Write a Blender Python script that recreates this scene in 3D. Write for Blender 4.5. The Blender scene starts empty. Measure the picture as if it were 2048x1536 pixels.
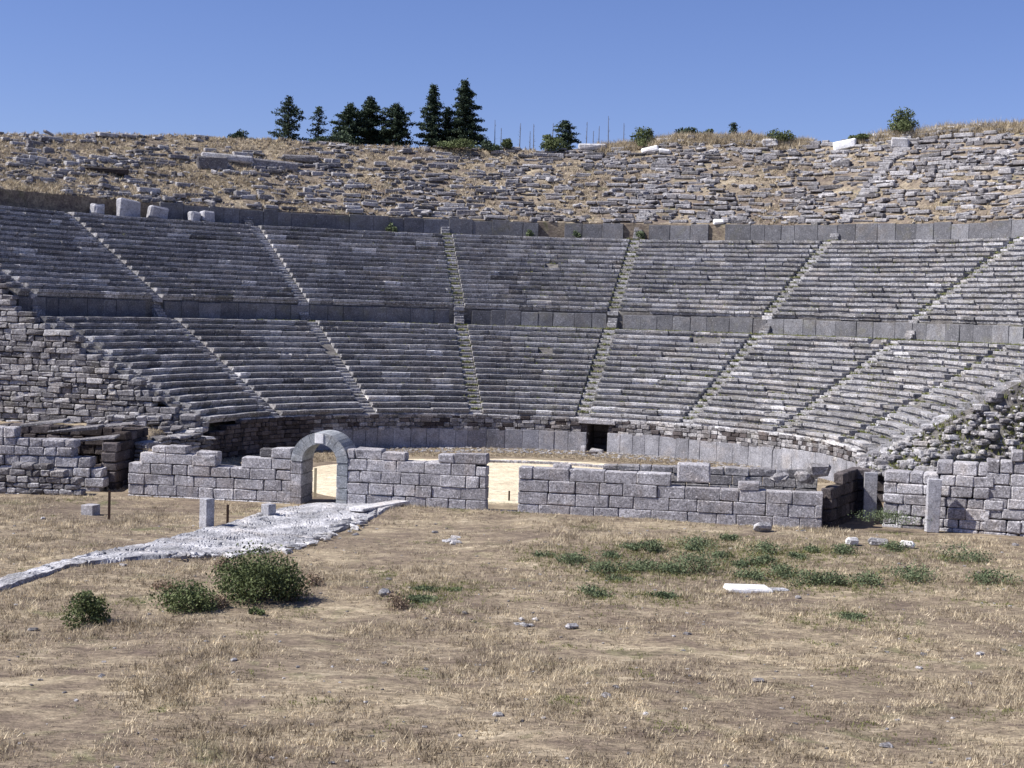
import bpy, math, random
import numpy as np
from math import sin, cos, pi, radians, sqrt, atan2
from mathutils import Vector, Matrix, noise as mnoise

random.seed(7); RNG = np.random.default_rng(7)
SC = bpy.context.scene; COL = SC.collection

# ------------------------------------------------------------------ camera
CAM = Vector((-0.5685, -83.6514, 9.5832)); YAW, PITCH, ROLL, FPX = radians(.0379), radians(-2.8187), radians(1.6864), 3000.4
FW = Vector((sin(YAW)*cos(PITCH), cos(YAW)*cos(PITCH), sin(PITCH)))
RT = Vector((cos(YAW), -sin(YAW), 0)); UP = RT.cross(FW)
RT2 = RT*cos(ROLL)+UP*sin(ROLL); UP2 = -RT*sin(ROLL)+UP*cos(ROLL)
cd = bpy.data.cameras.new('camera'); cam = bpy.data.objects.new('camera', cd); COL.objects.link(cam); SC.camera = cam
cd.sensor_width = 36; cd.lens = 36*FPX/2048; cd.clip_end = 3000; cd.clip_start = .3
M = Matrix((RT2, UP2, -FW)).transposed().to_4x4(); M.translation = CAM; cam.matrix_world = M

def ray(x, y): return (FW*FPX + RT2*(x-1024) - UP2*(y-768)).normalized()
def at_z(x, y, z=0.):                      # ground point seen at a photo position
    d = ray(x, y); return CAM + d*((z-CAM.z)/d.z)
def at_y(x, y, Y):                          # point at depth Y
    d = ray(x, y); return CAM + d*((Y-CAM.y)/d.y)
def px(P):
    v = Vector(P)-CAM; z = v.dot(FW); return 1024+FPX*v.dot(RT2)/z, 768-FPX*v.dot(UP2)/z
def on_ground(x, y):
    p = at_z(x, y, 0)
    for _ in range(5): p = at_z(x, y, gz(p.x, p.y))
    return p

# ------------------------------------------------------------------ theatre numbers
R0, H0, RISE, D, WALK, HW1, HW2 = 18.9956, 2.3673, .3762, .64, 1.2, 1.2462, 1.3423
TH0, TH1 = -80., 119.
R1 = R0+16*D; Z1 = H0+16*RISE               # first walkway
R2 = R1+WALK; Z2 = Z1+HW1                   # second tier starts
R3 = R2+16*D; Z3 = Z2+16*RISE               # second walkway
R4 = R3+WALK; Z4 = Z3+HW2                   # ruined third tier starts
R5 = R4+13.4
CREST = [(-80,19.9),(-75,20.4),(-70,20.9),(-65,21.4),(-60,21.8),(-55,22.2),(-50,22.6),(-45,23.0),(-40,23.4),(-35,23.85),(-30,24.08),(-25,24.25),(-20,24.37),(-15,24.3),(-10,24.43),(-5,24.53),(0,24.6),(5,24.75),(10,25.18),(15,25.8),(20,25.84),(25,25.34),(30,25.33),(35,25.83),(40,26.04),(45,25.99),(50,25.82),(55,25.59),(60,25.3),(65,24.87),(70,24.35),(75,23.8),(80,23.22),(85,22.63),(90,22.0),(95,21.4),(100,21.3)]
def crest(th): return float(np.interp(th, [c[0] for c in CREST], [c[1] for c in CREST]))-.25
AISLES = [-76.2, -53.9, -31.4, -8.8, 13.2, 35.65, 58.4, 80.5, 102.9]
def pol(r, th, z): a = radians(th); return Vector((r*sin(a), r*cos(a), z))
def nz(x, y, z=0., s=1.): return mnoise.noise(Vector((x*s, y*s, z*s)))
def fbm(x, y, z=0., s=1., o=4):
    v = 0; a = 1
    for i in range(o): v += a*mnoise.noise(Vector((x*s+17*i, y*s, z*s))); s *= 2.1; a *= .5
    return v

# ------------------------------------------------------------------ mesh builder
class MB:
    def __init__(s): s.v = []; s.f = []; s.t = []
    def add(s, vs, fs, tone=.5):
        n = len(s.v); s.v.extend(tuple(v) for v in vs)
        for f in fs: s.f.append(tuple(i+n for i in f)); s.t.append(tone)
    def build(s, name, mat, parent=None, smooth=False):
        me = bpy.data.meshes.new(name)
        if s.v: me.from_pydata(s.v, [], s.f)
        a = me.attributes.new('tone', 'FLOAT', 'FACE'); a.data.foreach_set('value', s.t)
        if smooth: me.polygons.foreach_set('use_smooth', [True]*len(s.f))
        me.materials.append(mat); me.update()
        o = bpy.data.objects.new(name, me); COL.objects.link(o)
        if parent is not None:
            o.parent = parent; o.matrix_parent_inverse = Matrix.Translation(-parent.location)
        return o
def tag(o, label=None, cat=None, group=None, kind=None):
    if label: o['label'] = label
    if cat: o['category'] = cat
    if group: o['group'] = group
    if kind: o['kind'] = kind
    return o
def thing(name, label, cat, loc, group=None):
    o = bpy.data.objects.new(name, None); o.location = loc; o.empty_display_size = .3; COL.objects.link(o)
    return tag(o, label, cat, group)

# chamfered box topology
_C = [(i, j, k) for i in (-1, 1) for j in (-1, 1) for k in (-1, 1)]
def _cb():
    vs = []; idx = {}
    for c in _C:
        for a in range(3): idx[(c, a)] = len(vs); vs.append((c, a))
    P = [Vector([c[m]*(1. if m == a else .8) for m in range(3)]) for c, a in vs]
    fs = []
    for a in range(3):
        for s in (-1, 1):
            cs = [c for c in _C if c[a] == s]; b = [m for m in range(3) if m != a]
            cs.sort(key=lambda c: atan2(c[b[1]], c[b[0]])); fs.append([idx[(c, a)] for c in cs])
    for a in range(3):
        b, e = [m for m in range(3) if m != a]
        for s1 in (-1, 1):
            for s2 in (-1, 1):
                cs = [c for c in _C if c[b] == s1 and c[e] == s2]
                fs.append([idx[(cs[0], b)], idx[(cs[0], e)], idx[(cs[1], e)], idx[(cs[1], b)]])
    for c in _C: fs.append([idx[(c, 0)], idx[(c, 1)], idx[(c, 2)]])
    out = []
    for f in fs:
        n = (P[f[1]]-P[f[0]]).cross(P[f[2]]-P[f[1]]); m = sum((P[i] for i in f), Vector())
        out.append(tuple(f) if n.dot(m) > 0 else tuple(reversed(f)))
    return vs, out
_CV, _CF = _cb()
X_, Y_, Z_ = Vector((1, 0, 0)), Vector((0, 1, 0)), Vector((0, 0, 1))
def cbox(mb, c, l, ax=X_, ay=Y_, az=Z_, bev=.03, jit=.01, tone=None, R=random):
    """worn block centred at c, full sizes l along ax, ay, az"""
    if tone is None: tone = R.random()
    h = [x/2 for x in l]; bev = min(bev, min(h)*.7)
    cj = {k: [R.uniform(-jit, jit) for _ in range(3)] for k in _C}
    vs = []
    for k, a in _CV:
        q = [k[m]*(h[m]-(0 if m == a else bev*(.6+.8*R.random())))+cj[k][m] for m in range(3)]
        vs.append(c+ax*q[0]+ay*q[1]+az*q[2])
    mb.add(vs, _CF, tone)

# ------------------------------------------------------------------ materials
def nt(name):
    m = bpy.data.materials.new(name); m.use_nodes = True; t = m.node_tree; t.nodes.clear()
    out = t.nodes.new('ShaderNodeOutputMaterial'); b = t.nodes.new('ShaderNodeBsdfPrincipled')
    t.links.new(b.outputs[0], out.inputs[0]); b.inputs['Roughness'].default_value = .9
    b.inputs['Specular IOR Level'].default_value = .2
    return m, t, b
def N(t, kind, **kw):
    n = t.nodes.new(kind)
    for k, v in kw.items(): setattr(n, k, v)
    return n
def noise_n(t, scale, detail=6, rough=.6, vec=None, dist=0):
    n = N(t, 'ShaderNodeTexNoise'); n.inputs['Scale'].default_value = scale; n.inputs['Detail'].default_value = detail
    n.inputs['Roughness'].default_value = rough; n.inputs['Distortion'].default_value = dist
    if vec is not None: t.links.new(vec, n.inputs['Vector'])
    return n.outputs['Fac']
def ramp(t, fac, stops):
    r = N(t, 'ShaderNodeValToRGB'); e = r.color_ramp.elements
    while len(e) < len(stops): e.new(.5)
    for i, (p, c) in enumerate(stops):
        e[i].position = p; e[i].color = (c[0], c[1], c[2], 1) if hasattr(c, '__len__') else (c, c, c, 1)
    t.links.new(fac, r.inputs[0]); return r.outputs[0]
def mix(t, fac, a, b, mode='MIX'):
    m = N(t, 'ShaderNodeMix', data_type='RGBA', blend_type=mode)
    if isinstance(fac, (int, float)): m.inputs[0].default_value = fac
    else: t.links.new(fac, m.inputs[0])
    for s, v in ((6, a), (7, b)):
        if hasattr(v, '__len__'): m.inputs[s].default_value = (v[0], v[1], v[2], 1)
        else: t.links.new(v, m.inputs[s])
    return m.outputs[2]
def bump(t, b, h, strength, dist):
    n = N(t, 'ShaderNodeBump'); n.inputs['Strength'].default_value = strength; n.inputs['Distance'].default_value = dist
    t.links.new(h, n.inputs['Height']); t.links.new(n.outputs[0], b.inputs['Normal'])
def geo(t): return N(t, 'ShaderNodeNewGeometry').outputs['Position']
def tone_n(t): return N(t, 'ShaderNodeAttribute', attribute_name='tone').outputs['Fac']

def stone_mat(name, dark, mid, light, spot=.45, bs=.05, lich=(.10, .10, .11), moss=0., con=1.):
    m, t, b = nt(name); p = geo(t)
    c = ramp(t, tone_n(t), [(0, dark), (.5, mid), (1, light)])
    n1 = noise_n(t, 1.1, 9, .7, p); n2 = noise_n(t, 4.5, 9, .75, p, .4); n3 = noise_n(t, 15, 6, .75, p); n4 = noise_n(t, 9, 3, .6, p)
    c = mix(t, 1, c, ramp(t, n1, [(.3, .66), (.7, 1.28)]), 'MULTIPLY')
    c = mix(t, ramp(t, n2, [(.50, 0), (.62, spot)]), c, lich)
    c = mix(t, ramp(t, n4, [(.30, .6*con), (.42, 0)]), c, [min(.85, x*1.45) for x in light])
    c = mix(t, 1, c, ramp(t, n3, [(.34, 1-.55*con), (.66, 1+.5*con)]), 'MULTIPLY')
    c = mix(t, ramp(t, noise_n(t, .55, 7, .7, p, .7), [(.5, 0), (.68, .45)]), c, mix(t, 1, c, (1.12, .98, .80), 'MULTIPLY'))
    if moss: c = mix(t, ramp(t, noise_n(t, .8, 6, .6, p, .5), [(.55, 0), (.72, moss)]), c, (.17, .16, .07))
    t.links.new(c, b.inputs['Base Color'])
    h = mix(t, .5, n2, n3); bump(t, b, h, 1., bs)
    return m
MS = {}
MS['seat'] = stone_mat('seat_limestone', (.12, .118, .125), (.30, .295, .305), (.62, .615, .63), .75, .06, (.075, .073, .08), .3, 1.1)
MS['wall'] = stone_mat('block_limestone', (.29, .28, .295), (.40, .39, .41), (.55, .54, .56), .6, .09, (.13, .12, .13), 0, 1.2)
MS['slab'] = stone_mat('smooth_slab', (.22, .22, .24), (.30, .30, .325), (.44, .44, .47), .45, .03, (.13, .13, .145), 0, .8)
MS['ringslab'] = stone_mat('terrace_slab', (.115, .115, .125), (.165, .165, .178), (.25, .25, .265), .5, .04, (.10, .10, .11), .3, .9)
MS['pale'] = stone_mat('pale_slab', (.27, .27, .285), (.40, .40, .42), (.62, .615, .63), .6, .09, (.13, .13, .145), .2, 1.)
MS['arch'] = stone_mat('arch_stone', (.27, .29, .31), (.33, .35, .37), (.43, .45, .47), .45, .04, (.17, .18, .19), 0, .8)
MS['white'] = stone_mat('white_marble', (.74, .74, .74), (.78, .78, .78), (.82, .82, .82), .25, .03, (.45, .44, .44), 0, .35)
MS['rubble'] = stone_mat('rubble_stone', (.12, .115, .12), (.25, .24, .248), (.48, .47, .475), .65, .08, (.085, .08, .088), .2, 1.1)
MS['brown'] = stone_mat('shaded_brown_rubble', (.05, .042, .042), (.095, .082, .082), (.165, .145, .145), .5, .09, (.03, .026, .026))  # brown rubble, colour darkened to hold the shade of recess and passage walls

def earth_mat(name, cols, moss=.3):
    m, t, b = nt(name); p = geo(t)
    mp = N(t, 'ShaderNodeMapping'); mp.inputs['Scale'].default_value = (.55, 1.3, 1.3); t.links.new(p, mp.inputs['Vector']); q = mp.outputs[0]
    n0 = noise_n(t, .16, 6, .6, p, .6); n1 = noise_n(t, .9, 9, .7, q, .4); n2 = noise_n(t, 6, 8, .75, q); n3 = noise_n(t, 26, 4, .7, q)
    c = ramp(t, n1, [(.32, cols[0]), (.45, cols[1]), (.56, cols[2]), (.68, cols[3])])
    c = mix(t, ramp(t, n0, [(.42, 0), (.62, .6)]), c, cols[0])
    c = mix(t, ramp(t, noise_n(t, .45, 7, .65, p, .8), [(.58, 0), (.72, moss)]), c, (.13, .14, .06))
    c = mix(t, 1, c, ramp(t, n2, [(.34, .45), (.66, 1.5)]), 'MULTIPLY')
    c = mix(t, 1, c, ramp(t, n3, [(.34, .6), (.66, 1.4)]), 'MULTIPLY')
    t.links.new(c, b.inputs['Base Color']); bump(t, b, mix(t, .5, n2, n3), .8, .06)
    return m
MS['ground'] = earth_mat('dry_ground', [(.13, .098, .078), (.225, .18, .128), (.33, .27, .185), (.50, .425, .305)], .8)
MS['hill'] = earth_mat('hill_earth', [(.12, .095, .085), (.21, .17, .13), (.30, .25, .18), (.41, .35, .25)], .75)
MS['terrace'] = earth_mat('terrace_earth', [(.09, .085, .085), (.14, .13, .125), (.19, .18, .165), (.24, .23, .20)], .4)
MS['sand'] = earth_mat('pale_sand', [(.56, .47, .33), (.66, .57, .41), (.72, .64, .47), (.78, .71, .55)], .05)

def leaf_mat(name, dark, light, trans=.15):
    m, t, b = nt(name)
    c = ramp(t, tone_n(t), [(0, dark), (1, light)])
    c = mix(t, 1, c, ramp(t, noise_n(t, 2.5, 3, .6, geo(t)), [(.3, .7), (.7, 1.35)]), 'MULTIPLY')
    t.links.new(c, b.inputs['Base Color']); b.inputs['Roughness'].default_value = .7
    tr = N(t, 'ShaderNodeBsdfTranslucent'); t.links.new(c, tr.inputs[0]); mx = N(t, 'ShaderNodeMixShader'); mx.inputs[0].default_value = trans
    t.links.new(b.outputs[0], mx.inputs[1]); t.links.new(tr.outputs[0], mx.inputs[2])
    t.links.new(mx.outputs[0], [n for n in t.nodes if n.type == 'OUTPUT_MATERIAL'][0].inputs[0])
    return m
MS['bush'] = leaf_mat('bush_leaves', (.045, .065, .03), (.16, .19, .08))
MS['weed'] = leaf_mat('weed_leaves', (.055, .08, .045), (.20, .24, .13))
MS['moss'] = leaf_mat('seat_weeds', (.07, .085, .02), (.24, .25, .09))
MS['pine'] = leaf_mat('pine_needles', (.014, .028, .018), (.075, .105, .06), .05)
MS['dry'] = leaf_mat('dry_grass', (.16, .125, .085), (.74, .64, .46), .25)
MS['drytwig'] = leaf_mat('dry_stalks', (.14, .10, .075), (.36, .28, .20), .1)
def flat_mat(name, c0, c1, sc=12, rough=.8, metal=0):
    m, t, b = nt(name); c = ramp(t, noise_n(t, sc, 5, .6, geo(t)), [(.3, c0), (.7, c1)]); t.links.new(c, b.inputs['Base Color'])
    b.inputs['Roughness'].default_value = rough; b.inputs['Metallic'].default_value = metal; return m
MS['bark'] = flat_mat('bark', (.05, .042, .036), (.12, .105, .09))
MS['snag'] = flat_mat('dead_wood', (.09, .085, .09), (.17, .16, .16))
MS['rust'] = flat_mat('rusty_iron', (.035, .022, .018), (.09, .055, .04), 20, .7, .3)
MS['plank'] = flat_mat('weathered_plank', (.45, .40, .28), (.6, .54, .4), 10)

# ------------------------------------------------------------------ stage wall frame
WA = Vector((-19.3, -10.7, 0)); WB = Vector((13.7, -16.0, 0)); WU = (WB-WA).normalized(); WL = (WB-WA).length
WN = Vector((WU.y, -WU.x, 0))              # towards the camera
def wall_sz(x, y):                         # photo position -> (s along wall, z)
    d = ray(x, y); t = (WA-CAM).dot(WN)/d.dot(WN); p = CAM+d*t; return (p-WA).dot(WU), p.z
def wp(s, z, out=0.): return WA+WU*s+WN*out+Z_*z

# ------------------------------------------------------------------ ground
def sstep(a, b, x):
    t = min(1, max(0, (x-a)/(b-a))); return t*t*(3-2*t)
def gz(x, y):
    r = math.hypot(x, y)
    s = (Vector((x, y, 0))-WA).dot(WU); o = (Vector((x, y, 0))-WA).dot(WN)     # o>0 in front of stage wall
    z = 0.
    rough = .07*fbm(x, y, 0, .55, 4)+.22*nz(x, y, 5, .13)
    front = sstep(.3, 3., o)
    if y < -5: z += rough*front
    # low rise in front of the right half of the wall, and a faint bank with the weeds
    z += .30*sstep(8, 16, s)*math.exp(-((o-1.6)/2.2)**2)*(1-.4*sstep(24, 30, s)) * sstep(-.2, .6, o)
    z += .22*sstep(16, 24, s)*sstep(1, 5, o)*(1-sstep(10, 16, o))
    z -= .18*sstep(6, 0, x+14)*sstep(0, 3, o)*(1-sstep(12, 20, o))
    # arena: dusty bank near the far wall
    if r < 22 and y > -8: z += .10*sstep(14.5, 18.8, r)+.025*fbm(x, y, 0, .9, 3)*sstep(13, 17, r)
    # terrace left of the arena, in front of the left retaining wall
    if o < -.6 and x < -14:
        z += (2.15+.25*fbm(x, y, 3, .6, 3)-.25*sstep(-2, -9, y))*sstep(19.0, 20.3, r)*sstep(.9, 2.2, -o)*max(sstep(-4.3, -3.6, y), sstep(-19.5, -18.9, x))
    # right bank behind the end of the stage wall
    if x > 15.8 and o < -.6 and r > 18.5: z += (2.6+.3*fbm(x, y, 3, .6, 3))*sstep(19.2, 21.5, r)*sstep(-13.0, -9.5, y)
    z += (.33*max(0, -(y+59.5)))*(1 if y > -84 else 0)+(8.1 if y <= -84 else 0) if y < -59.5 else 0
    if abs(x) > 45: z += 0
    return z
def axis_grid(lo, hi, step, far, k=1.35):
    a = list(np.arange(lo, hi+1e-6, step)); s = step
    while a[-1] < far: s *= k; a.append(a[-1]+s)
    s = step
    while a[0] > -far: s *= k; a.insert(0, a[0]-s)
    return a
gx = axis_grid(-34, 34, .34, 900); gy = axis_grid(-62, 22, .34, 900)
mb = MB(); nx = len(gx)
mb.v = [(x, y, gz(x, y)) for y in gy for x in gx]
mb.f = [(j*nx+i, j*nx+i+1, (j+1)*nx+i+1, (j+1)*nx+i) for j in range(len(gy)-1) for i in range(nx-1)]; mb.t = [.5]*len(mb.f)
tag(mb.build('ground', MS['ground'], smooth=True), kind='structure')

# arena floor of pale sand (a sheet on the ground) and the low stone kerb ring
mb = MB(); rs = [0, 3, 6, 9, 11, 12.2, 13.0]; n = 96
for r in rs:
    for k in range(n):
        a = 2*pi*k/n; rr = r*(1+.02*sin(5*a)+.015*sin(11*a+2)); x, y = rr*sin(a), rr*cos(a)
        if y < -9.6: y = -9.6+(y+9.6)*.05
        mb.v.append((x, y, .05 if r < 12.9 else -.06))
for j in range(len(rs)-1):
    for k in range(n): mb.f.append((j*n+k, (j+1)*n+k, (j+1)*n+(k+1) % n, j*n+(k+1) % n)); mb.t.append(.5)
tag(mb.build('arena_floor', MS['sand']), kind='structure')
ring = thing('stone_ring_kerb', 'low pale kerb ring of flat stones around the sandy arena floor', 'kerb', (0, 0, 0))
mb = MB()
for k in range(150):
    th = -115+230*(k+.5)/150
    if random.random() < .06: continue
    c = pol(9.9, th, .09); a = radians(th)
    cbox(mb, c, (9.9*radians(230/150)-.02, .42, .2), Vector((cos(a), -sin(a), 0)), Vector((sin(a), cos(a), 0)), Z_, .02, .012)
mb.build('kerb_stones', MS['wall'], ring)

# ------------------------------------------------------------------ hillside carrying the seats
def hz(r, th):
    if r <= R1: z = H0+(r-R0)/D*RISE-.07
    elif r <= R2+.17: z = Z1-.06
    elif r <= R3: z = Z2+(r-R2)/D*RISE-.07
    elif r <= R4+.17: z = Z3-.06
    elif r <= R5:
        z = Z4-.10+(crest(th)-Z4+.1)*((r-R4)/(R5-R4))
        x, y = r*sin(radians(th)), r*cos(radians(th)); f = sstep(R4, R4+1.5, r)
        z += f*(.22*fbm(x, y, 0, .5, 4)+.15*nz(x, y, 9, .2))
    else:
        x, y = r*sin(radians(th)), r*cos(radians(th)); z = crest(th)-.1+.22*fbm(x, y, 0, .5, 4)+.15*nz(x, y, 9, .2)
        z -= .028*(r-R5)+.0020*max(0, r-72)**2*.6
        z = max(z, -3)
    return z
rr = [R0+.25]+list(np.arange(R0+.64, R1, .64))+[R1, R1+.02, R2-.02, R2+.17, R2+.19]+list(np.arange(R2+.64, R3, .64))+[R3, R3+.02, R4-.02, R4+.17, R4+.19]+list(np.arange(R4+.3, R5+3, .3))+[60, 61.5, 63.5, 66, 69, 72, 76, 82, 90, 100, 120, 150, 190, 240]
tt = list(np.arange(TH0, TH1+.01, .6)); nt_ = len(tt); mb = MB()
for r in rr:
    for th in tt: mb.v.append(tuple(pol(r, th, hz(r, th))))
for j in range(len(rr)-1):
    for k in range(nt_-1): mb.f.append((j*nt_+k, (j+1)*nt_+k, (j+1)*nt_+k+1, j*nt_+k+1)); mb.t.append(.5)
hs = tag(mb.build('hillside', MS['hill'], smooth=False), kind='structure')
hs.data.materials.append(MS['terrace']); jr = sum(1 for r in rr if r < R4+.1)
hs.data.polygons.foreach_set('material_index', [1 if i//(nt_-1) < jr-1 else 0 for i in range(len(hs.data.polygons))])

# ------------------------------------------------------------------ seat rows
# profile (out = towards the centre, z from the bottom of the block)
def seat_block(mb, r, thA, thB, z, tone, R, nseg=2, dr=0., dz=0., tilt=0., h=RISE, dep=D+.14):
    prof = [(dep, -.02), (dep, h), (.075, h), (.015, h-.006), (0, h-.025), (.01, h-.17), (.12, h-.22), (.16, -.02)]
    np_ = len(prof); vs = []; fs = []
    for k in range(nseg+1):
        th = thA+(thB-thA)*k/nseg; j1 = R.uniform(-.02, .02); j2 = R.uniform(-.014, .014)
        if R.random() < .08: j1 += .04
        for i, (o, zz) in enumerate(prof):
            oo = o+dr; z2 = z+zz+dz+tilt*(k/nseg-.5)
            if 2 <= i <= 5: oo += j1
            if 1 <= i <= 4: z2 += j2
            vs.append(pol(r+oo, th, z2))
    for k in range(nseg):
        for i in range(np_-1): a = k*np_+i; fs.append((a, a+np_, a+np_+1, a+1))
    fs.append(tuple(range(np_))); fs.append(tuple(reversed(range(nseg*np_, nseg*np_+np_))))
    mb.add(vs, fs, tone)
def seat_row(mb, r, tA, tB, z, R, miss, rug, lo=.9, hi=2.5):
    th = tA
    while th < tB-.05:
        w = math.degrees(R.uniform(lo, hi)/r); e = min(tB, th+w)
        if tB-e < math.degrees(.35/r): e = tB
        gap = math.degrees((.009+.014*R.random())/r)
        if R.random() > miss:
            t = min(1, max(0, R.gauss(.47, .15)))
            if R.random() < .03: t = 1
            dr = R.gauss(0, .018+.04*rug); dz = R.gauss(0, .006+.018*rug)
            if R.random() < .10*rug: dr += R.uniform(-.12, .2)
            seat_block(mb, r, th+gap, e-gap, z, t, R, 4, dr, dz, R.gauss(0, .01+.03*rug))
        th = e
ORD = ['leftmost', 'second from the left', 'third from the left', 'fourth from the left', 'fifth from the left', 'sixth from the left', 'seventh from the left', 'eighth from the left', 'ninth from the left', 'rightmost']
edges = [TH0]+AISLES+[TH1]
for tier, (rb, zb, aw, nm) in enumerate(((R0, H0, .95, 'lower'), (R2, Z2, .85, 'middle'))):
    for w in range(len(edges)-1):
        a, b = edges[w], edges[w+1]; mid = (a+b)/2
        look = ('shaded dark grey' if mid < -25 else 'half lit grey' if mid < 10 else 'pale sunlit grey')
        g = thing('seating_wedge', f'{look} seating wedge of the {nm} tier, {ORD[w]}', 'seating', pol(rb+5, mid, zb), 'wedges of stone seat rows')
        R = random.Random(100+tier*20+w)
        for i in range(16):
            r = rb+i*D; z = zb+i*RISE; ha = math.degrees(aw/2/r)
            tA = a+(ha if w > 0 else 0); tB = b-(ha if w < len(edges)-2 else 0)
            if w == 0: tA += .4+R.uniform(0, .5)
            rug = .2 if mid < -10 else .35 if mid < 10 else .6
            miss = 0 if mid < 0 else .006
            m = MB(); seat_row(m, r, tA, tB, z, R, miss, rug); m.build('seat_row', MS['seat'], g)
    for k, th in enumerate(AISLES):
        g = thing('stairway', f'narrow stone stairway of the {nm} tier, {ORD[k] if k < 8 else "rightmost"}', 'stairway', pol(rb+5, th, zb), 'stairways between the wedges')
        R = random.Random(300+tier*20+k); a = radians(th); T = Vector((cos(a), -sin(a), 0)); O = Vector((sin(a), cos(a), 0))
        for i in range(16):
            m = MB(); r = rb+i*D; z = zb+i*RISE
            if R.random() < .03: continue
            for q in (0, 1):
                hh = RISE/2; top = z+hh*(q+1)-.11+R.uniform(-.012, .012); dd = D/2
                cbox(m, pol(r+dd*(q+.5)+.06+R.gauss(0, .012), th, top-.15), (aw-.05, dd+.10, .30), T, O, Z_, .025, .015, min(1, max(0, R.gauss(.62, .15))), R)
            m.build('step', MS['seat'], g)

# ------------------------------------------------------------------ walkway walls
def ring_wall(name, label, r, z, h, ta, tb, slabw, gaps, seed, mat, hvar=.03, parts=True):
    R = random.Random(seed); g = thing(name, label, 'wall', pol(r, (ta+tb)/2, z)); th = ta; cnt = 0; m = MB()
    while th < tb:
        w = math.degrees(R.uniform(*slabw)/r); e = min(tb, th+w)
        if not any(g0 < (th+e)/2 < g1 for g0, g1 in gaps):
            hh = h+R.uniform(-hvar, hvar*.6); c = (th+e)/2; a = radians(c)
            cbox(m, pol(r+.16+R.gauss(0, .015), c, z+hh/2-.06), (r*radians(e-th)-.02, .34, hh+.1), Vector((cos(a), -sin(a), 0)), Vector((sin(a), cos(a), 0)), Z_, .02, .012, min(1, max(0, R.gauss(.45, .22))), R)
            if parts: m.build('wall_slab', mat, g); m = MB()
        th = e
    if not parts: m.build('wall_slabs', mat, g)
    return g
def aisle_gaps(r, w): return [(a-math.degrees(w/2/r), a+math.degrees(w/2/r)) for a in AISLES]
ring_wall('terrace_wall', 'low smooth slab wall along the walkway between lower and middle tiers', R2-.02, Z1, HW1-.12, TH0+.5, TH1-.5, (1.0, 1.9), aisle_gaps(R2, .6), 5, MS['ringslab'], .05)
ring_wall('terrace_wall', 'upper slab wall below the ruined top tier, running right from the first stairway', R4-.02, Z3, HW2, -41.5, TH1-.5, (1.1, 2.2), aisle_gaps(R4, .6)+[(-15.5, -14.6), (3, 4.2), (21, 22.4)], 6, MS['ringslab'], .12)
# stairs through the walkway walls
for k, th in enumerate(AISLES):
    for (r, z, h, nm) in ((R2, Z1, HW1, 'lower'), (R4, Z3, HW2, 'upper')):
        if nm == 'upper' and th < -45: continue
        a = radians(th); m = MB(); ns = 6; R = random.Random(int(th*10)+int(r))
        g = thing('steep_steps', f'short steep steps through the {nm} walkway wall, {ORD[k] if k < 8 else "rightmost"}', 'steps', pol(r, th, z), 'steps through the walkway walls')
        for i in range(ns):
            top = z+h*(i+1)/ns-.02
            cbox(m, pol(r-.42+.17*i+.1, th, (z-.1+top)/2), (.74, .36, top-z+.1), Vector((cos(a), -sin(a), 0)), Vector((sin(a), cos(a), 0)), Z_, .03, .02, R.uniform(.1, .6), R)
        m.build('worn_steps', MS['seat'], g)

# ------------------------------------------------------------------ arena wall
DOOR = (14.3, 18.7)
R = random.Random(9)
g = thing('arena_wall', 'curved wall of upright smooth slabs with rubble course above, round the arena', 'wall', pol(R0, 0, 0))
def rim(th): return float(np.interp(th, [-112, -100, -90, -84, -76, -70, -64, 68, 86, 92, 100], [.9, 1.1, 1.1, 1.3, 1.75, 2.05, H0, H0, H0, 2.1, 1.9]))
th = -110.
orth = 1.42
while th < 100:
    w = math.degrees(R.uniform(.85, 1.35)/R0); e = th+w
    if th < DOOR[0] < e: e = DOOR[0]
    if DOOR[0]-.01 <= th < DOOR[1]: th = DOOR[1]; continue
    if DOOR[0]-1.2 < e < DOOR[0]: e = DOOR[0]
    c = (th+e)/2; a = radians(c); T = Vector((cos(a), -sin(a), 0)); O = Vector((sin(a), cos(a), 0)); W = R0*radians(e-th)
    smooth = c > -44
    if smooth:
        h = (orth+R.uniform(-.04, .04))*(1 if c < 60 else 1.1); m = MB()
        cbox(m, pol(R0+.02+R.gauss(0, .01), c, h/2-.05), (W-.025, .26, h+.1), T, O, Z_, .015, .01, min(1, max(0, R.gauss(.5, .2))), R)
        m.build('wall_slab', MS['slab'], g)
    th = e
# rubble behind and above
m = MB(); mbr = MB()
for lev in range(9):
    z0 = lev*.27-.05; th = -112.
    while th < 100:
        w = math.degrees(R.uniform(.3, .8)/R0); c = th+w/2; a = radians(c); T = Vector((cos(a), -sin(a), 0)); O = Vector((sin(a), cos(a), 0))
        th += w
        if DOOR[0]-.05 < c+w/2 and c-w/2 < DOOR[1]+.05: continue
        top = rim(c)
        if z0+.2 > top: continue
        if c > -43.5 and z0+.28 < orth: continue
        hh = min(.27, top-z0)
        (m if c > -60 else m).__class__
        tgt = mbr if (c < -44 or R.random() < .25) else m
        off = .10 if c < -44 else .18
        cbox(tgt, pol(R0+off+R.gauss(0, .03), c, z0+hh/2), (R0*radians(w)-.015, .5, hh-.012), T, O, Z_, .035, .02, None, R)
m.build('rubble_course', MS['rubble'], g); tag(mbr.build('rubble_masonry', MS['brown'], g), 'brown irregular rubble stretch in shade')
m = MB(); th = -64.
while th < 90:                                 # coping under the first seat row
    w = math.degrees(R.uniform(.8, 1.5)/R0); c = th+w/2; a = radians(c); th += w
    if R.random() < .10: continue
    cbox(m, pol(R0+.30+R.gauss(0, .03), c, rim(c)-.04), (R0*radians(w)-.02, .75, .17), Vector((cos(a), -sin(a), 0)), Vector((sin(a), cos(a), 0)), Z_, .03, .02, min(1, max(0, R.gauss(.75, .15))), R)
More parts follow.
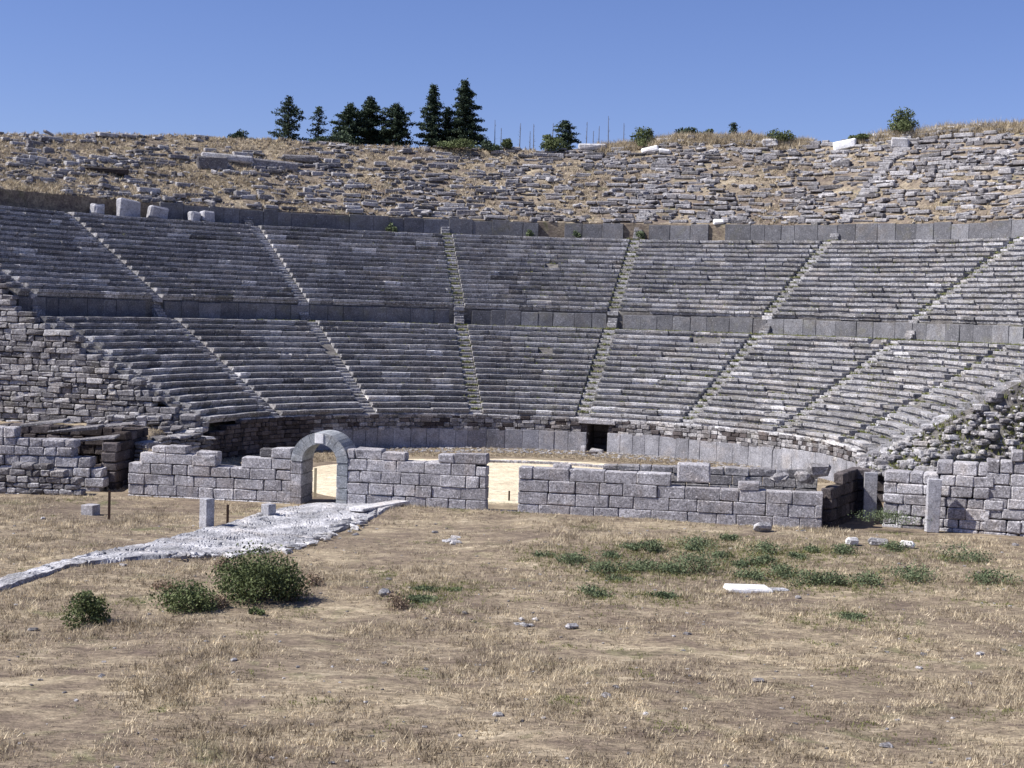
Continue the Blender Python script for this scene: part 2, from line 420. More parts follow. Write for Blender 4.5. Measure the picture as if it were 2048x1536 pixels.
m.build('coping', MS['seat'], g)
# doorway: jambs, lintel, chamber behind
m = MB(); dm = (DOOR[0]+DOOR[1])/2; a = radians(dm); T = Vector((cos(a), -sin(a), 0)); O = Vector((sin(a), cos(a), 0)); W = R0*radians(DOOR[1]-DOOR[0])
base = pol(R0, dm, 0)
for s in (-1, 1):
    for k in range(5): cbox(m, base+T*s*(W/2+.22)+O*1.2+Z_*(.22+.44*k), (.42, 2.2, .43), T, O, Z_, .03, .02, None, R)
for k in range(5): cbox(m, base+O*2.45+Z_*(.22+.44*k), (W+.9, .3, .43), T, O, Z_, .03, .03, None, R)
m.build('door_chamber', MS['brown'], g)
m = MB(); cbox(m, base+O*.75+Z_*(2.02+.15), (W+1.1, 1.9, .30), T, O, Z_, .03, .02, .7, R)
for k in range(3): cbox(m, base+O*(.05+.25*k)-T*(W/2+.2)+Z_*(.3+.5*k), (.36, .42, .48), T, O, Z_, .04, .03, .85, R)
m.build('lintel', MS['wall'], g)
def block_thing(p, size, label, cat='stone block', mat='wall', rot=0., tilt=0., tone=.6, seed=1, group=None, bev=.05, jit=.04, name='stone_block'):
    R = random.Random(seed); m = MB(); q = Matrix.Rotation(rot, 3, 'Z') @ Matrix.Rotation(tilt, 3, 'Y')
    cbox(m, Z_*size[2]/2, size, q @ X_, q @ Y_, q @ Z_, bev, jit, tone, R)
    o = m.build(name, MS[mat]); o.location = p; return tag(o, label, cat, group)
pb = base-O*.35
block_thing(pb+T*.1+Z_*.05, (.9, .55, .28), 'flat pale stone lying on the threshold of the small arena doorway', 'stone', 'rubble', -a, .1, .9, 3)
block_thing(base-O*1.6+Z_*.08, (.75, .4, .16), 'dark flat stone lying on the arena ground before the small doorway', 'stone', 'brown', -a, 0, .2, 4)

# white upright post at the right end of the arena wall
p = at_z(1637, 952, .0); p = Vector((18.2, 7.4, 0))
e = px(p)
block_thing(Vector((18.35, 6.5, .0)), (.42, .4, 1.85), 'pale upright stone at the right end of the curved arena wall', 'stone post', 'pale', .4, 0, .6, 21, name='stone_post')

# ------------------------------------------------------------------ stage building walls
def masonry(mb, prof, courses, sA, sB, thick, R, wr=(.6, 1.6), back=0., out=0., skip=None, tb=None, stag=True):
    """prof: [(s, ztop)] ; courses: list of z levels"""
    ps = [q[0] for q in prof]; pz = [q[1] for q in prof]
    for k in range(len(courses)-1):
        z0, z1 = courses[k], courses[k+1]; s = sA
        first = True
        while s < sB-.02:
            w = R.uniform(*wr)*(R.uniform(.5, 1) if first else 1); first = False
            e = min(sB, s+w)
            if sB-e < .3: e = sB
            c = (s+e)/2; top = float(np.interp(c, ps, pz)); zz = z1
            ok = top > z0+.55*(z1-z0)
            if ok and top < z1: zz = max(z0+.2, min(z1, top+.02))
            if skip and skip(c, (z0+z1)/2): ok = False
            if ok:
                o = out+R.gauss(0, .012)+(.05 if k == 0 and back == 0 else 0)
                L = e-s-R.uniform(.012, .03); H = zz-z0-R.uniform(.01, .022)
                cen = wp(c, (z0+zz)/2, o-thick/2)
                t = min(1, max(0, R.gauss(.5, .2)+(.35 if k == 0 and tb else 0)))
                cbox(mb, cen, (L, thick, H), WU, -WN, Z_, R.uniform(.02, .05), R.choice((.01, .016, .03)), t, R)
            s = e
def prof_px(pts): return [wall_sz(x, y) for x, y in pts]
lc = [-.45, .05]+[.05+.52*k for k in range(1, 8)]
mc = [-.45, .05]+[.05+.56*k for k in range(1, 8)]
rc = [-.5, -.02]+[-.02+.575*k for k in range(1, 8)]
arch_s = wall_sz(637, 1000)[0]; RI, RO, ZS = .86, 1.40, 2.07

# left stage wall
R = random.Random(31)
pl = prof_px([(240, 955), (258, 950), (259, 918), (288, 918), (290, 893), (372, 893), (373, 910), (383, 924), (384, 906), (441, 906), (442, 924), (497, 924), (498, 906), (522, 906), (523, 886), (600, 886)])
g = thing('masonry_wall', 'stepped ruined wall of large grey rusticated blocks left of the arch', 'wall', wp(4, 0))
m = MB(); masonry(m, pl, lc, wall_sz(256, 980)[0], arch_s-RO+.02, .8, R, tb=1)
m.build('stone_courses', MS['wall'], g)
m = MB(); m2 = [(s, z-.35) for s, z in pl]; masonry(m, m2, lc, wall_sz(270, 980)[0], arch_s-RO-.1, .6, R, out=-.5, back=1)
m.build('rubble_core', MS['rubble'], g)
# middle stage wall
pm = prof_px([(690, 899), (780, 899), (781, 906), (836, 906), (837, 926), (884, 926), (885, 909), (955, 909), (957, 934), (975, 936)])
g = thing('masonry_wall', 'grey rusticated block wall between the arch and the open doorway', 'wall', wp(11, 0))
m = MB(); masonry(m, pm, mc, arch_s+RO-.02, wall_sz(972, 980)[0], .8, R, tb=1); m.build('stone_courses', MS['wall'], g)
m = MB(); masonry(m, [(s, z-.4) for s, z in pm], mc, arch_s+RO+.1, wall_sz(966, 980)[0], .6, R, out=-.5, back=1); m.build('rubble_core', MS['rubble'], g)
# right stage wall
pr = prof_px([(1030, 928), (1098, 928), (1099, 934), (1196, 934), (1197, 944), (1350, 948), (1351, 966), (1509, 966), (1510, 1000), (1546, 1000), (1547, 970), (1646, 975)])
g = thing('masonry_wall', 'long grey rusticated block wall right of the open doorway', 'wall', wp(20, 0))
sR0 = wall_sz(1036, 980)[0]; sR1 = wall_sz(1646, 1010)[0]
m = MB(); masonry(m, pr, rc, sR0, sR1, .8, R, (.75, 1.75), tb=1); m.build('stone_courses', MS['wall'], g)
m = MB(); masonry(m, [(s, z-.35) for s, z in pr], rc, sR0+.1, sR1-.1, .6, R, out=-.5, back=1); m.build('rubble_core', MS['rubble'], g)
# second, lower line of blocks behind the right half (dark gaps between)
m = MB(); pb2 = prof_px([(1190, 944), (1300, 946), (1345, 948), (1430, 952), (1500, 950), (1600, 946), (1640, 948)])
masonry(m, [(s, z+.12) for s, z in pb2], [0, .6, 1.15, 1.65, 2.1, 2.5], wall_sz(1195, 980)[0], wall_sz(1640, 980)[0], .7, R, (.5, 1.3), out=-2.1)
tag(m.build('masonry_wall', MS['rubble']), 'rough second wall face just behind the right block wall', 'wall')
# threshold slabs of the open doorway
m = MB()
for s_, w_, z_ in ((wall_sz(985, 1010)[0], .8, .07), (wall_sz(1015, 1010)[0], .75, .1)): cbox(m, wp(s_, z_-.1, -.3), (w_, .9, .24), WU, -WN, Z_, .03, .02, .8, R)
tag(m.build('threshold', MS['wall']), 'worn stone threshold of the open doorway in the block wall', 'threshold')

# loose blocks lying on the wall tops
def top_block(x0, x1, yt, yb, label, tone=.6, depth=.7, out=-.4, seed=1, rot=0, mat='wall'):
    s0, zb = wall_sz(x0, yb); s1, zt = wall_sz(x1, yt); zb = wall_sz((x0+x1)/2, yb)[1]; zt = wall_sz((x0+x1)/2, yt)[1]
    R = random.Random(seed); m = MB(); L = s1-s0
    q = Matrix.Rotation(rot, 3, 'Z')
    cbox(m, Z_*(zt-zb)/2, (L, depth, zt-zb), q @ WU, q @ -WN, Z_, .06, .03, tone, R)
    o = m.build('stone_block', MS[mat]); o.location = wp((s0+s1)/2, zb, out); tag(o, label, 'stone block'); return o
top_block(1352, 1420, 930, 966, 'large pale block standing highest on the right block wall', .75, .8, -.75, 41, .06)
top_block(1104, 1140, 930, 946, 'small squared block on top of the right wall near the doorway', .5, .5, -.5, 42)
top_block(392, 436, 903, 921, 'single low block sitting alone on the left stepped wall', .7, .6, -.35, 44, .04)
for (x, y, w, h, lb, sd) in ((1610, 962, 34, 22, 'rounded grey boulder on the right end of the block wall', 51), (1640, 948, 46, 26, 'pale rough boulder above the dark recess at the wall end', 52), (1560, 962, 30, 16, 'small dark boulder behind the gap in the right wall', 53)):
    s_, z_ = wall_sz(x, y+h/2)
    block_thing(wp(s_, z_-.02, -1.3), (w*.024, .7, h*.026), lb, 'boulder', 'rubble', .3*sd, .08, .6, sd, bev=.16, jit=.09, name='boulder')

# arch
g = thing('stone_arch', 'grey round stone arch with a bright white keystone in the block wall', 'arch', wp(arch_s, 0))
DP = 1.9; nv = 11
for k in range(nv):
    a0, a1 = pi*k/nv, pi*(k+1)/nv; m = MB(); fs = []; vs = []; key = k in (5,)
    for (aa, rad) in ((a0+.006, RI), (a1-.006, RI), (a1-.006, RO), (a0+.006, RO)):
        am = (a0+a1)/2
        for o in (.04+(.0 if not key else .0)+R.uniform(-.01, .01), -DP): vs.append(wp(arch_s-cos(aa)*rad, ZS+sin(aa)*rad, o))
    am = (a0+a1)/2; vs.append(wp(arch_s-cos(am)*RI, ZS+sin(am)*RI, .04)); vs.append(wp(arch_s-cos(am)*RI, ZS+sin(am)*RI, -DP))
    vs.append(wp(arch_s-cos(am)*RO, ZS+sin(am)*RO, .04)); vs.append(wp(arch_s-cos(am)*RO, ZS+sin(am)*RO, -DP))
    # 0,1:i0 2,3:i1 4,5:o1 6,7:o0 8,9:im 10,11:om
    m.add(vs, [(0, 8, 2, 4, 10, 6), (1, 7, 11, 5, 3, 9), (0, 1, 9, 8), (8, 9, 3, 2), (6, 10, 11, 7), (10, 4, 5, 11), (0, 6, 7, 1), (2, 3, 5, 4)], min(1, max(0, R.gauss(.5, .3))))
    m.build('voussoir', MS['arch'], g)
m = MB(); ks = wall_sz(636, 885); cbox(m, wp(arch_s-.02, ZS+(RI+RO)/2+.0, .045), (.42, .07, .46), WU, -WN, Z_, .012, .004, .5, R)
tag(m.build('keystone', MS['white'], g), 'bright white square keystone face')
for sgn in (-1, 1):
    m = MB(); zz = -.3
    while zz < ZS-.01:
        z1 = min(ZS, zz+.58); cbox(m, wp(arch_s+sgn*(RI+RO)/2, (zz+z1)/2, .03-DP/2), (RO-RI, DP, z1-zz-.012), WU, -WN, Z_, .025, .01, None, R); zz = z1
    tag(m.build('jamb', MS['arch'] if sgn > 0 else MS['wall'], g))
p0 = at_y(632, 990, -7.5)
m = MB(); cbox(m, Z_*.72, (.14, .06, 1.45), bev=.01, jit=.004); o = m.build('wooden_post', MS['plank']); o.location = (at_z(630, 992, .05).x, at_z(630, 992, .05).y, 0.02); tag(o, 'thin pale wooden post seen through the arch', 'post')
m = MB(); cbox(m, Z_*.25, (.09, .09, .52), bev=.01, jit=.004); o = m.build('wooden_post', MS['rust']); q = at_z(1018, 1001, .05); o.location = (q.x, q.y, .03); tag(o, 'short dark stake on the sand seen through the open doorway', 'post')

# ------------------------------------------------------------------ generic rubble wall between two plan points
def rubble_wall(name, label, A, B, base, tops, thick, R, mat, bh=.3, wr=(.3, .9), jit=.03, parent=None):
    A = Vector((A[0], A[1], 0)); B = Vector((B[0], B[1], 0)); u = (B-A).normalized(); nrm = Vector((u.y, -u.x, 0)); L = (B-A).length
    m = MB(); z = base
    mx = max(t[1] for t in tops)
    while z < mx:
        h = bh*R.uniform(.8, 1.2); s = 0
        while s < L:
            w = R.uniform(*wr); c = s+w/2; top = float(np.interp(c/L, [t[0] for t in tops], [t[1] for t in tops]))
            if z+h*.5 < top:
                cbox(m, A+u*c+nrm*R.gauss(0, .03)+Z_*(z+h/2), (w-.02, thick, h-.015), u, -nrm, Z_, .05, jit, None, R)
            s += w
        z += h
    return tag(m.build(name, MS[mat], parent), label, 'wall' if parent is None else None)
# left retaining wall (analemma) carrying the end of the seats
R = random.Random(77)
A = pol(R0+.1, TH0, 0); B = pol(R5+2, TH0, 0)
def an_top(f): r = R0+.1+f*(R5+2-R0-.1); return hz(r, TH0)
tops = []
for k in range(0, 60):
    f = k/59; r = R0+.1+f*(R5+1.9-R0); zt = hz(r, TH0)+.25
    tops.append((f, zt+.35*math.sin(k*1.7)*(.5+.5*math.sin(k*.6))))
rubble_wall('retaining_wall', 'tall rubble retaining wall stepping down at the left end of the seats', (B.x, B.y-.35), (A.x, A.y-.35), 1.3, [(1-f, z) for f, z in reversed(tops)], .75, R, 'rubble', .33, (.35, 1.1), .04)
mb2 = MB(); rb_ = list(np.arange(R0+.2, R5+8, .7)); NV2 = 14
for r in rb_:
    z0 = hz(r, TH1); p = pol(r, TH1, z0); L2 = 1.6+.75*max(0, z0-2)
    if p.x < 29: L2 = max(.4, min(L2, p.y+12.6+.34*(p.x-17.2)))
    for j in range(NV2+1):
        v = j/NV2; q = p+Vector((.12, -1, 0))*L2*v; zz = z0*(1-v)+max(-.5, 2.3-.35*(r-R0))*v if v > 0 else z0
        q.z = zz+(.28*fbm(q.x, q.y, 1, .7, 3) if 0 < v else 0); mb2.v.append(tuple(q))
for i in range(len(rb_)-1):
    for j in range(NV2): k = i*(NV2+1)+j; mb2.f.append((k, k+1, k+NV2+2, k+NV2+1)); mb2.t.append(.5)
tag(mb2.build('embankment', MS['terrace'], smooth=True), kind='structure')
BANK = [Vector(v) for v in mb2.v]
def bank_pt(R, rows):
    k = R.randrange(rows)*(NV2+1)+R.randrange(NV2); a, b = R.random(), R.random()
    return BANK[k].lerp(BANK[k+1], a).lerp(BANK[k+NV2+1].lerp(BANK[k+NV2+2], a), b)
# tumbled course at the foot of the left wall, running down to the arena edge
rubble_wall('low_rubble_wall', 'low pale tumbled wall running down to the arena edge on the left', (-24.5, 1.2), (-18.9, 1.4), 1.5, [(0, 2.6), (.4, 3.1), (.7, 2.8), (1, 2.3)], .8, R, 'rubble', .25, (.3, .8), .05)
rubble_wall('low_rubble_wall', 'broken pale ledge of flat stones behind the left stepped wall', (-19.6, -6.5), (-17.3, -2.2), 1.2, [(0, 2.2), (.5, 2.45), (1, 2.3)], .9, R, 'rubble', .2, (.4, 1.0), .05)
# left ruin block: front wall, right return, top slabs
def g_wall(A, B, base, tops, label, mat='wall', th=.8, bh=.5, wr=(.5, 1.2), name='ruined_wall'): return rubble_wall(name, label, A, B, base, tops, th, R, mat, bh, wr, .03)
g_wall((-27.5, -8.9), (-21.1, -9.3), -.2, [(0, 3.0), (.6, 2.7), (.82, 2.6), (.86, 1.9), (1, 1.1)], 'ruined block wall at the far left beside the dark passage')
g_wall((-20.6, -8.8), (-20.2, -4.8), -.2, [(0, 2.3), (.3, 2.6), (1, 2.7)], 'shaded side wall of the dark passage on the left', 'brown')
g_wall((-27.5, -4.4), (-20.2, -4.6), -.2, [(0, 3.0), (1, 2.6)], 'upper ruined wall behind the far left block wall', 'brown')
m = MB(); c = at_y(222, 862, -7.0)
for (dx, dy, dz, l, w) in ((-1.7, 0, .1, 2.6, 1.6), (.1, .8, .25, 2.0, 1.3), (-.6, -1, -.35, 2.4, .9), (-3.4, .2, .3, 2.2, 1.5)):
    cbox(m, c+Vector((dx, dy, dz)), (l, w, .16), Matrix.Rotation(-.12, 3, 'Y') @ X_, Y_, Z_, .04, .05, .35, R)
tag(m.build('roof_slabs', MS['rubble']), 'sloping weathered slabs roofing the dark passage on the left', 'slabs')
g_wall((-25.5, -10.6), (-21.6, -10.9), -.3, [(0, 1.2), (.4, 1.5), (.8, 1.1), (1, .7)], 'low tumbled pink grey stones in front of the left passage', 'rubble', .7, .3, (.35, .8), 'low_rubble_wall')

# right ruin: dark recess beyond the stage wall, facing wall, standing slabs
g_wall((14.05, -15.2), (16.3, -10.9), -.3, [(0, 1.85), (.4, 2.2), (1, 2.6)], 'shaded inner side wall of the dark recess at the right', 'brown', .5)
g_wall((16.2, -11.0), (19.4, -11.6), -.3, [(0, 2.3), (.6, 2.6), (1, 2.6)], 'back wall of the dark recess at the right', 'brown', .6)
g_wall((17.15, -13.4), (21.4, -14.9), -.3, [(0, 2.4), (.25, 2.75), (.55, 2.9), (1, 3.5)], 'irregular ruined block wall right of the dark recess', 'wall', 1.2)
g_wall((21.4, -14.9), (29, -17.4), -.3, [(0, 3.5), (1, 4.6)], 'tall ruined block wall running off to the right', 'wall', 1.2)
block_thing(Vector((16.75, -12.3, 0)), (.62, .25, 2.35), 'upright smooth slab standing in the dark recess, lit at the top', 'stone slab', 'slab', -.15, 0, .5, 61, bev=.02, jit=.01, name='stone_post')
q = at_z(1864, 1060, .1); block_thing(Vector((q.x, q.y, 0)), (.6, .45, 2.45), 'tall pale upright slab standing before the ruined wall at far right', 'stone slab', 'slab', -.1, .01, .95, 62, bev=.03, jit=.02, name='stone_post')
rubble_wall('low_rubble_wall', 'low grassy ledge of stones above the ruined wall on the right', (18.4, -8.6), (24.5, -9.8), 1.5, [(0, 2.6), (.5, 3.1), (1, 3.6)], .7, R, 'rubble', .25, (.4, .9), .05)

# ------------------------------------------------------------------ paved stone path up to the arch
R = random.Random(5); m = MB()
edgeU = [(-140, 1188), (20, 1145), (170, 1108), (290, 1078), (400, 1050), (500, 1026), (570, 1011), (640, 1003), (740, 1003), (812, 1012)]
edgeL = [(-140, 1226), (20, 1168), (120, 1140), (170, 1130), (290, 1117), (400, 1108), (500, 1098), (580, 1087), (650, 1066), (735, 1040), (812, 1016)]
U = [at_z(x, y, .16) for x, y in edgeU]; L_ = [at_z(x, y, .12) for x, y in edgeL]
def lerp_poly(P, t):
    f = t*(len(P)-1); i = min(len(P)-2, int(f)); return P[i].lerp(P[i+1], f-i)
NU, NV = 330, 46; vg = []
for i in range(NU+1):
    t = i/NU; a0, b0 = lerp_poly(U, t), lerp_poly(L_, t)
    for j in range(NV+1):
        v = j/NV; e = 1+.10*nz(t*9, 3, 1, 2.2) if j == NV else 1
        p = a0.lerp(b0, v*e); f = fbm(p.x, p.y, 2, .8, 3); q = math.floor((f+.15*nz(p.x, p.y, 6, 3))*5)/5
        cr = abs(nz(p.x+.35*p.y, p.y*1.3, 4, .9)); crack = -.07 if cr < .035 else 0
        edge = min(v, 1-v)*NV; z = .13+.045*q+.03*fbm(p.x, p.y, 9, 3.5, 3)+crack-(.22 if edge < .5 else 0)
        vg.append((p.x+.05*nz(p.x, p.y, 1, 4), p.y+.05*nz(p.x, p.y, 8, 4), gz(p.x, p.y)+z))
fl_ = []
for i in range(NU):
    for j in range(NV):
        a1 = i*(NV+1)+j; fl_.append((a1, a1+1, a1+NV+2, a1+NV+1))
nn = (Vector(vg[fl_[0][1]])-Vector(vg[fl_[0][0]])).cross(Vector(vg[fl_[0][2]])-Vector(vg[fl_[0][1]]))
if nn.z < 0: fl_ = [tuple(reversed(f)) for f in fl_]
m.add(vg, fl_, .5); m.t[-len(fl_):] = [min(1, max(0, .5+.9*nz(vg[f[0]][0], vg[f[0]][1], 3, .7))) for f in fl_]
for k in range(120):                             # broken pieces along the lower edge
    t = R.uniform(.45, .9); p = lerp_poly(L_, t)+Vector((R.uniform(-.5, .5), R.uniform(-.6, .7), 0)); s = R.uniform(.12, .5)
    cbox(m, Vector((p.x, p.y, gz(p.x, p.y)+.10+R.uniform(-.03, .06))), (s, s*R.uniform(.5, 1), s*.35), Matrix.Rotation(R.uniform(0, 3), 3, 'Z') @ X_, Matrix.Rotation(R.uniform(0, 3), 3, 'Z') @ Y_, Z_, .04, .03, R.random(), R)
tag(m.build('stone_path', MS['pale']), kind='structure')
# long raised slab at the head of the path
a_, b_ = at_z(712, 1028, .2), at_z(806, 1012, .2); u = (b_-a_).normalized(); m = MB()
cbox(m, Z_*.30, ((b_-a_).length, .8, .16), u, Vector((-u.y, u.x, 0)), Z_, .03, .02, 1, R); o = m.build('stone_slab', MS['pale']); o.location = (a_+b_)/2-Z_*.1
tag(o, 'long pale slab lying tilted at the upper end of the paved path', 'stone slab')

# posts and small markers
def stone_post(x, ybot, w, h, label, rot, tone, seed, mat='slab', d=None):
    p = on_ground(x, ybot); k = (p-CAM).length/FPX
    return block_thing(Vector((p.x, p.y, p.z-.1)), (w*k, (d or w)*k, h*k+.1), label, 'stone post', mat, rot, 0, tone, seed, bev=.02, jit=.01, name='stone_post')
stone_post(413, 1056, 21, 58, 'squared stone pillar standing in the dry grass beside the path', -.62, .9, 71)
stone_post(537, 1034, 21, 26, 'short squared stone stump beside the path near the arch', -.62, .9, 72)
stone_post(1602, 1054, 19, 52, 'upright squared stone in front of the right wall end', -.5, .95, 73)
stone_post(181, 1030, 26, 20, 'low pale stone block in the grass at far left', -.3, .7, 74)
for x, yb, h, lb in ((218, 1040, 54, 'thin rusty iron stake in the grass at far left'), (455, 1046, 34, 'thin rusty iron stake beside the squared pillar')):
    p = on_ground(x, yb); k = (p-CAM).length/FPX; m = MB(); cbox(m, Z_*h*k/2, (.11, .05, h*k+.1), bev=.008, jit=.002); o = m.build('iron_stake', MS['rust']); o.location = p; tag(o, lb, 'stake')
# loose stones in the foreground
def ground_stone(x, y, wpx, hpx, label, mat, tone, seed, bev=.12, dep=1.):
    p = on_ground(x, y); k = (p-CAM).length/FPX; w = wpx*k
    return block_thing(p-Z_*.04, (w, max(w*.5, .25)*dep, hpx*k+.04), label, 'stone', mat, .15*seed % .6, .05, tone, seed, bev=bev, jit=.03, name='loose_stone')
ground_stone(1496, 1182, 88, 9, 'largest white slab half buried in the foreground grass on the right', 'white', .5, 81, .05, 1.2)
ground_stone(1552, 1181, 52, 5, 'thin pale slab lying against the largest white slab', 'pale', .8, 82, .05)
ground_stone(1703, 1090, 27, 15, 'bright white stone in the weeds at the right', 'white', .8, 83)
ground_stone(1756, 1090, 38, 13, 'mauve grey flat stone between two white stones at right', 'rubble', .7, 84)
ground_stone(1815, 1096, 32, 13, 'white angular stone lying furthest right in the weeds', 'white', .3, 85)
ground_stone(770, 1192, 26, 15, 'small pale stone with dry weeds in the middle foreground', 'pale', .3, 86)
ground_stone(1142, 1258, 26, 12, 'small dark sided stone at the bottom foreground', 'rubble', .8, 87)
ground_stone(1525, 1062, 42, 18, 'rounded pale boulder at the foot of the right block wall', 'rubble', 1, 88, .2)
for k in range(7): ground_stone(1040+random.uniform(-8, 52), 1246+random.uniform(-7, 7), random.uniform(8, 20), random.uniform(3, 6), 'one of the small mauve pebbly stones scattered low in the foreground', 'rubble', .8, 90+k)['group'] = 'mauve stones in the low foreground'
for k in range(9): ground_stone(905+random.uniform(-28, 28), 1082+random.uniform(-7, 7), random.uniform(8, 22), random.uniform(2, 4), 'one of the flat pale stones embedded in the mound before the doorway', 'rubble', .95, 110+k)['group'] = 'flat stones in the mound'

# ------------------------------------------------------------------ ruined top tier
R = random.Random(55)
def dens(th, f):                                # how much masonry is left
    d = float(np.interp(th, [-80, -40, -32, -20, -12, 0, 12, 22, 35, 60, 100], [.30, .26, .24, .38, .54, .58, .54, .60, .80, .92, .9]))
    n = fbm(th*.11, f*2.2, 2, 1.3, 3)
    return d+.62*n
up_edges = [TH0, -65, -53.9, -42.6, -31.4, -20, -8.8, 2.2, 13.2, 24.4, 35.65, 47, 58.4, 69.5, 80.5, 92, TH1]
UO = ['first', 'second', 'third', 'fourth', 'fifth', 'sixth', 'seventh', 'eighth', 'ninth', 'tenth', 'eleventh', 'twelfth', 'thirteenth', 'fourteenth', 'fifteenth', 'sixteenth']
NR = 21
for w in range(len(up_edges)-1):
    a, b = up_edges[w], up_edges[w+1]; mid = (a+b)/2
    look = 'mostly earth covered' if mid < -12 else 'broken and tumbled' if mid < 24 else 'densely stony pale'
    g = thing('ruined_seating', f'{look} ruined top tier seats, {UO[w]} wedge from the left', 'seating', pol(R4+6, mid, hz(R4+6, mid)), 'ruined wedges of the top tier')
    for i in range(NR):
        r = R4+.25+i*(R5-R4)/NR; m = MB(); th = a
        while th < b:
            wd = R.uniform(.6, 2.1); e = th+math.degrees(wd/r); c = (th+e)/2; th = e
            if abs(c-a) < .55 and R.random() < .8: continue
            if R.random() < dens(c, i/NR):
                z = hz(r+.3, c); aa = radians(c+R.gauss(0, 1)); T = Vector((cos(aa), -sin(aa), 0)); O = Vector((sin(aa), cos(aa), 0)); tl = R.gauss(0, .03)
                T = (T+Z_*tl).normalized(); hgt = R.uniform(.16, .36)*(1.25 if R.random() < .1 else 1)
                cbox(m, pol(r+.3+R.gauss(0, .07), c, z+hgt*.5-.06+R.uniform(-.06, .04)), (wd*R.uniform(.75, .98), R.uniform(.35, .6), hgt), T, O, (O.cross(T)*-1).normalized() if False else Z_, .05, .035, min(1, max(0, R.gauss(.5, .3))), R)
        if m.v: m.build('broken_row', MS['rubble'], g)
for th_, nm in ((36.4, 'pale broken stairway climbing the ruined top tier on the right'), (13.4, 'traces of a broken stairway in the middle of the ruined top tier')):
    g = thing('ruined_stairway', nm, 'stairway', pol(R4, th_, Z4)); m = MB(); a = radians(th_); T = Vector((cos(a), -sin(a), 0)); O = Vector((sin(a), cos(a), 0))
    for i in range(40):
        r = R4+.1+i*.33
        if R.random() < (.12 if th_ > 30 else .6): continue
        cbox(m, pol(r, th_+R.gauss(0, .06), hz(r, th_)+.10), (R.uniform(.7, 1.0), .3, .24), T, O, Z_, .03, .03, min(1, R.uniform(.6, 1.1)), R)
    m.build('broken_steps', MS['rubble'], g)
# loose boulders on the slope
big = [(195, 420, 26, 20), (257, 424, 46, 32), (315, 428, 42, 22), (388, 438, 22, 18), (414, 440, 28, 20)]
BL = ['small square block at the far left of the upper walkway', 'largest rounded boulder on the upper walkway at left', 'slanting squared boulder on the upper walkway at left', 'left one of two touching boulders on the upper walkway', 'right one of two touching boulders on the upper walkway']
for k, (x, y, w, h) in enumerate(big):
    d = ray(x, y); t = (Z3-CAM.z)/d.z if abs(d.z) > 1e-5 else 120
    # intersect the cylinder of the walkway
    P = None
    for tt_ in np.arange(90, 140, .1):
        q = CAM+d*tt_
        if math.hypot(q.x, q.y) > R3+.5: P = q; break
    kk = (P-CAM).length/FPX; th_ = math.degrees(atan2(P.x, P.y))
    block_thing(Vector((P.x, P.y, Z3-.03)), (w*kk, .7, h*kk+.1), BL[k], 'boulder', 'slab', -radians(th_)+.1, .05*(k % 3), .85, 130+k, bev=.12, jit=.07, name='boulder')
# long tilted ledges of rock on the left of the slope
def on_hill(x, y):
    d = ray(x, y)
    for t in np.arange(118, 150, .1):
        q = CAM+d*t; r = math.hypot(q.x, q.y); th_ = math.degrees(atan2(q.x, q.y))
        if r > R4 and q.z < hz(r, th_): return q, r, th_
    return None
def ledge(x, y, wpx, hpx, label, tone, seed, mat='rubble', tilt=0):
    q = on_hill(x, y)
    if not q: return
    P, r, th_ = q; kk = (P-CAM).length/FPX
    return block_thing(P-Z_*.1, (wpx*kk, 1.0, hpx*kk+.1), label, 'rock', mat, -radians(th_)*.5, tilt, tone, seed, bev=.12, jit=.08, name='rock_ledge')
ledge(455, 322, 100, 14, 'long pale rock ledge highest on the left slope', 1, 141, tilt=.05)
ledge(520, 332, 150, 12, 'long grey rock ledge lying below the highest one on the left slope', .5, 142, tilt=.06)
ledge(425, 338, 60, 22, 'dark rounded rock mass at the left end of the long ledges', .2, 143)
ledge(600, 322, 70, 12, 'grey broken ledge right of the long ledges', .4, 144)
ledge(215, 345, 80, 9, 'dark flat ledge at the far left of the slope', .1, 145, 'brown')
ledge(1186, 300, 56, 10, 'row of white squared stones on the skyline right of the small pine', 1, 146, 'pale')
ledge(1300, 304, 34, 9, 'white tilted slab on the skyline beside the round bush', 1, 147, 'white', -.25)
ledge(1330, 306, 22, 7, 'small white slab just right of the tilted skyline slab', 1, 148, 'white')
ledge(1690, 296, 42, 14, 'white tilted slab on the skyline left of the right hand hump', 1, 149, 'white', -.2)
ledge(1540, 292, 30, 14, 'grey squared block at the end of the grassy hump on the skyline', .8, 150, 'pale')
ledge(1800, 296, 34, 18, 'pale squared block below the dark bush on the right skyline', .8, 151, 'pale')
ledge(1438, 446, 26, 7, 'bright white flat stone above the upper terrace wall', 1, 152, 'white')
# loose stones that show on the slope: 300 of them one by one, the rest as rubble
variants = []
for k in range(10):
    m = MB(); cbox(m, Z_*.1, (R.uniform(.5, 1.1), R.uniform(.35, .7), R.uniform(.22, .45)), bev=.07, jit=.07, tone=R.uniform(.3, 1), R=R)
    o = m.build('fallen_stone', MS['rubble']); variants.append(o.data); bpy.data.objects.remove(o)
cnt = 0; rub = MB()
while cnt < 300:
    th = R.uniform(-50, 50); f = R.random(); r = R4+.3+f*(R5-R4-.3)
    if R.random() > .25+.6*dens(th, f): continue
    o = bpy.data.objects.new('fallen_stone', variants[cnt % 10]); COL.objects.link(o); o.location = pol(r, th, hz(r, th)+R.uniform(-.05, .15)); s = R.uniform(.4, .95); o.scale = (s, s, s*R.uniform(.7, 1.1))
    o.rotation_euler = (R.gauss(0, .15), R.gauss(0, .15), R.choice((0, 0, 3.14))-radians(th)+R.gauss(0, .5))
    tag(o, 'loose grey stone fallen among the broken rows of the top slope', 'stone', 'fallen stones scattered over the top slope'); cnt += 1
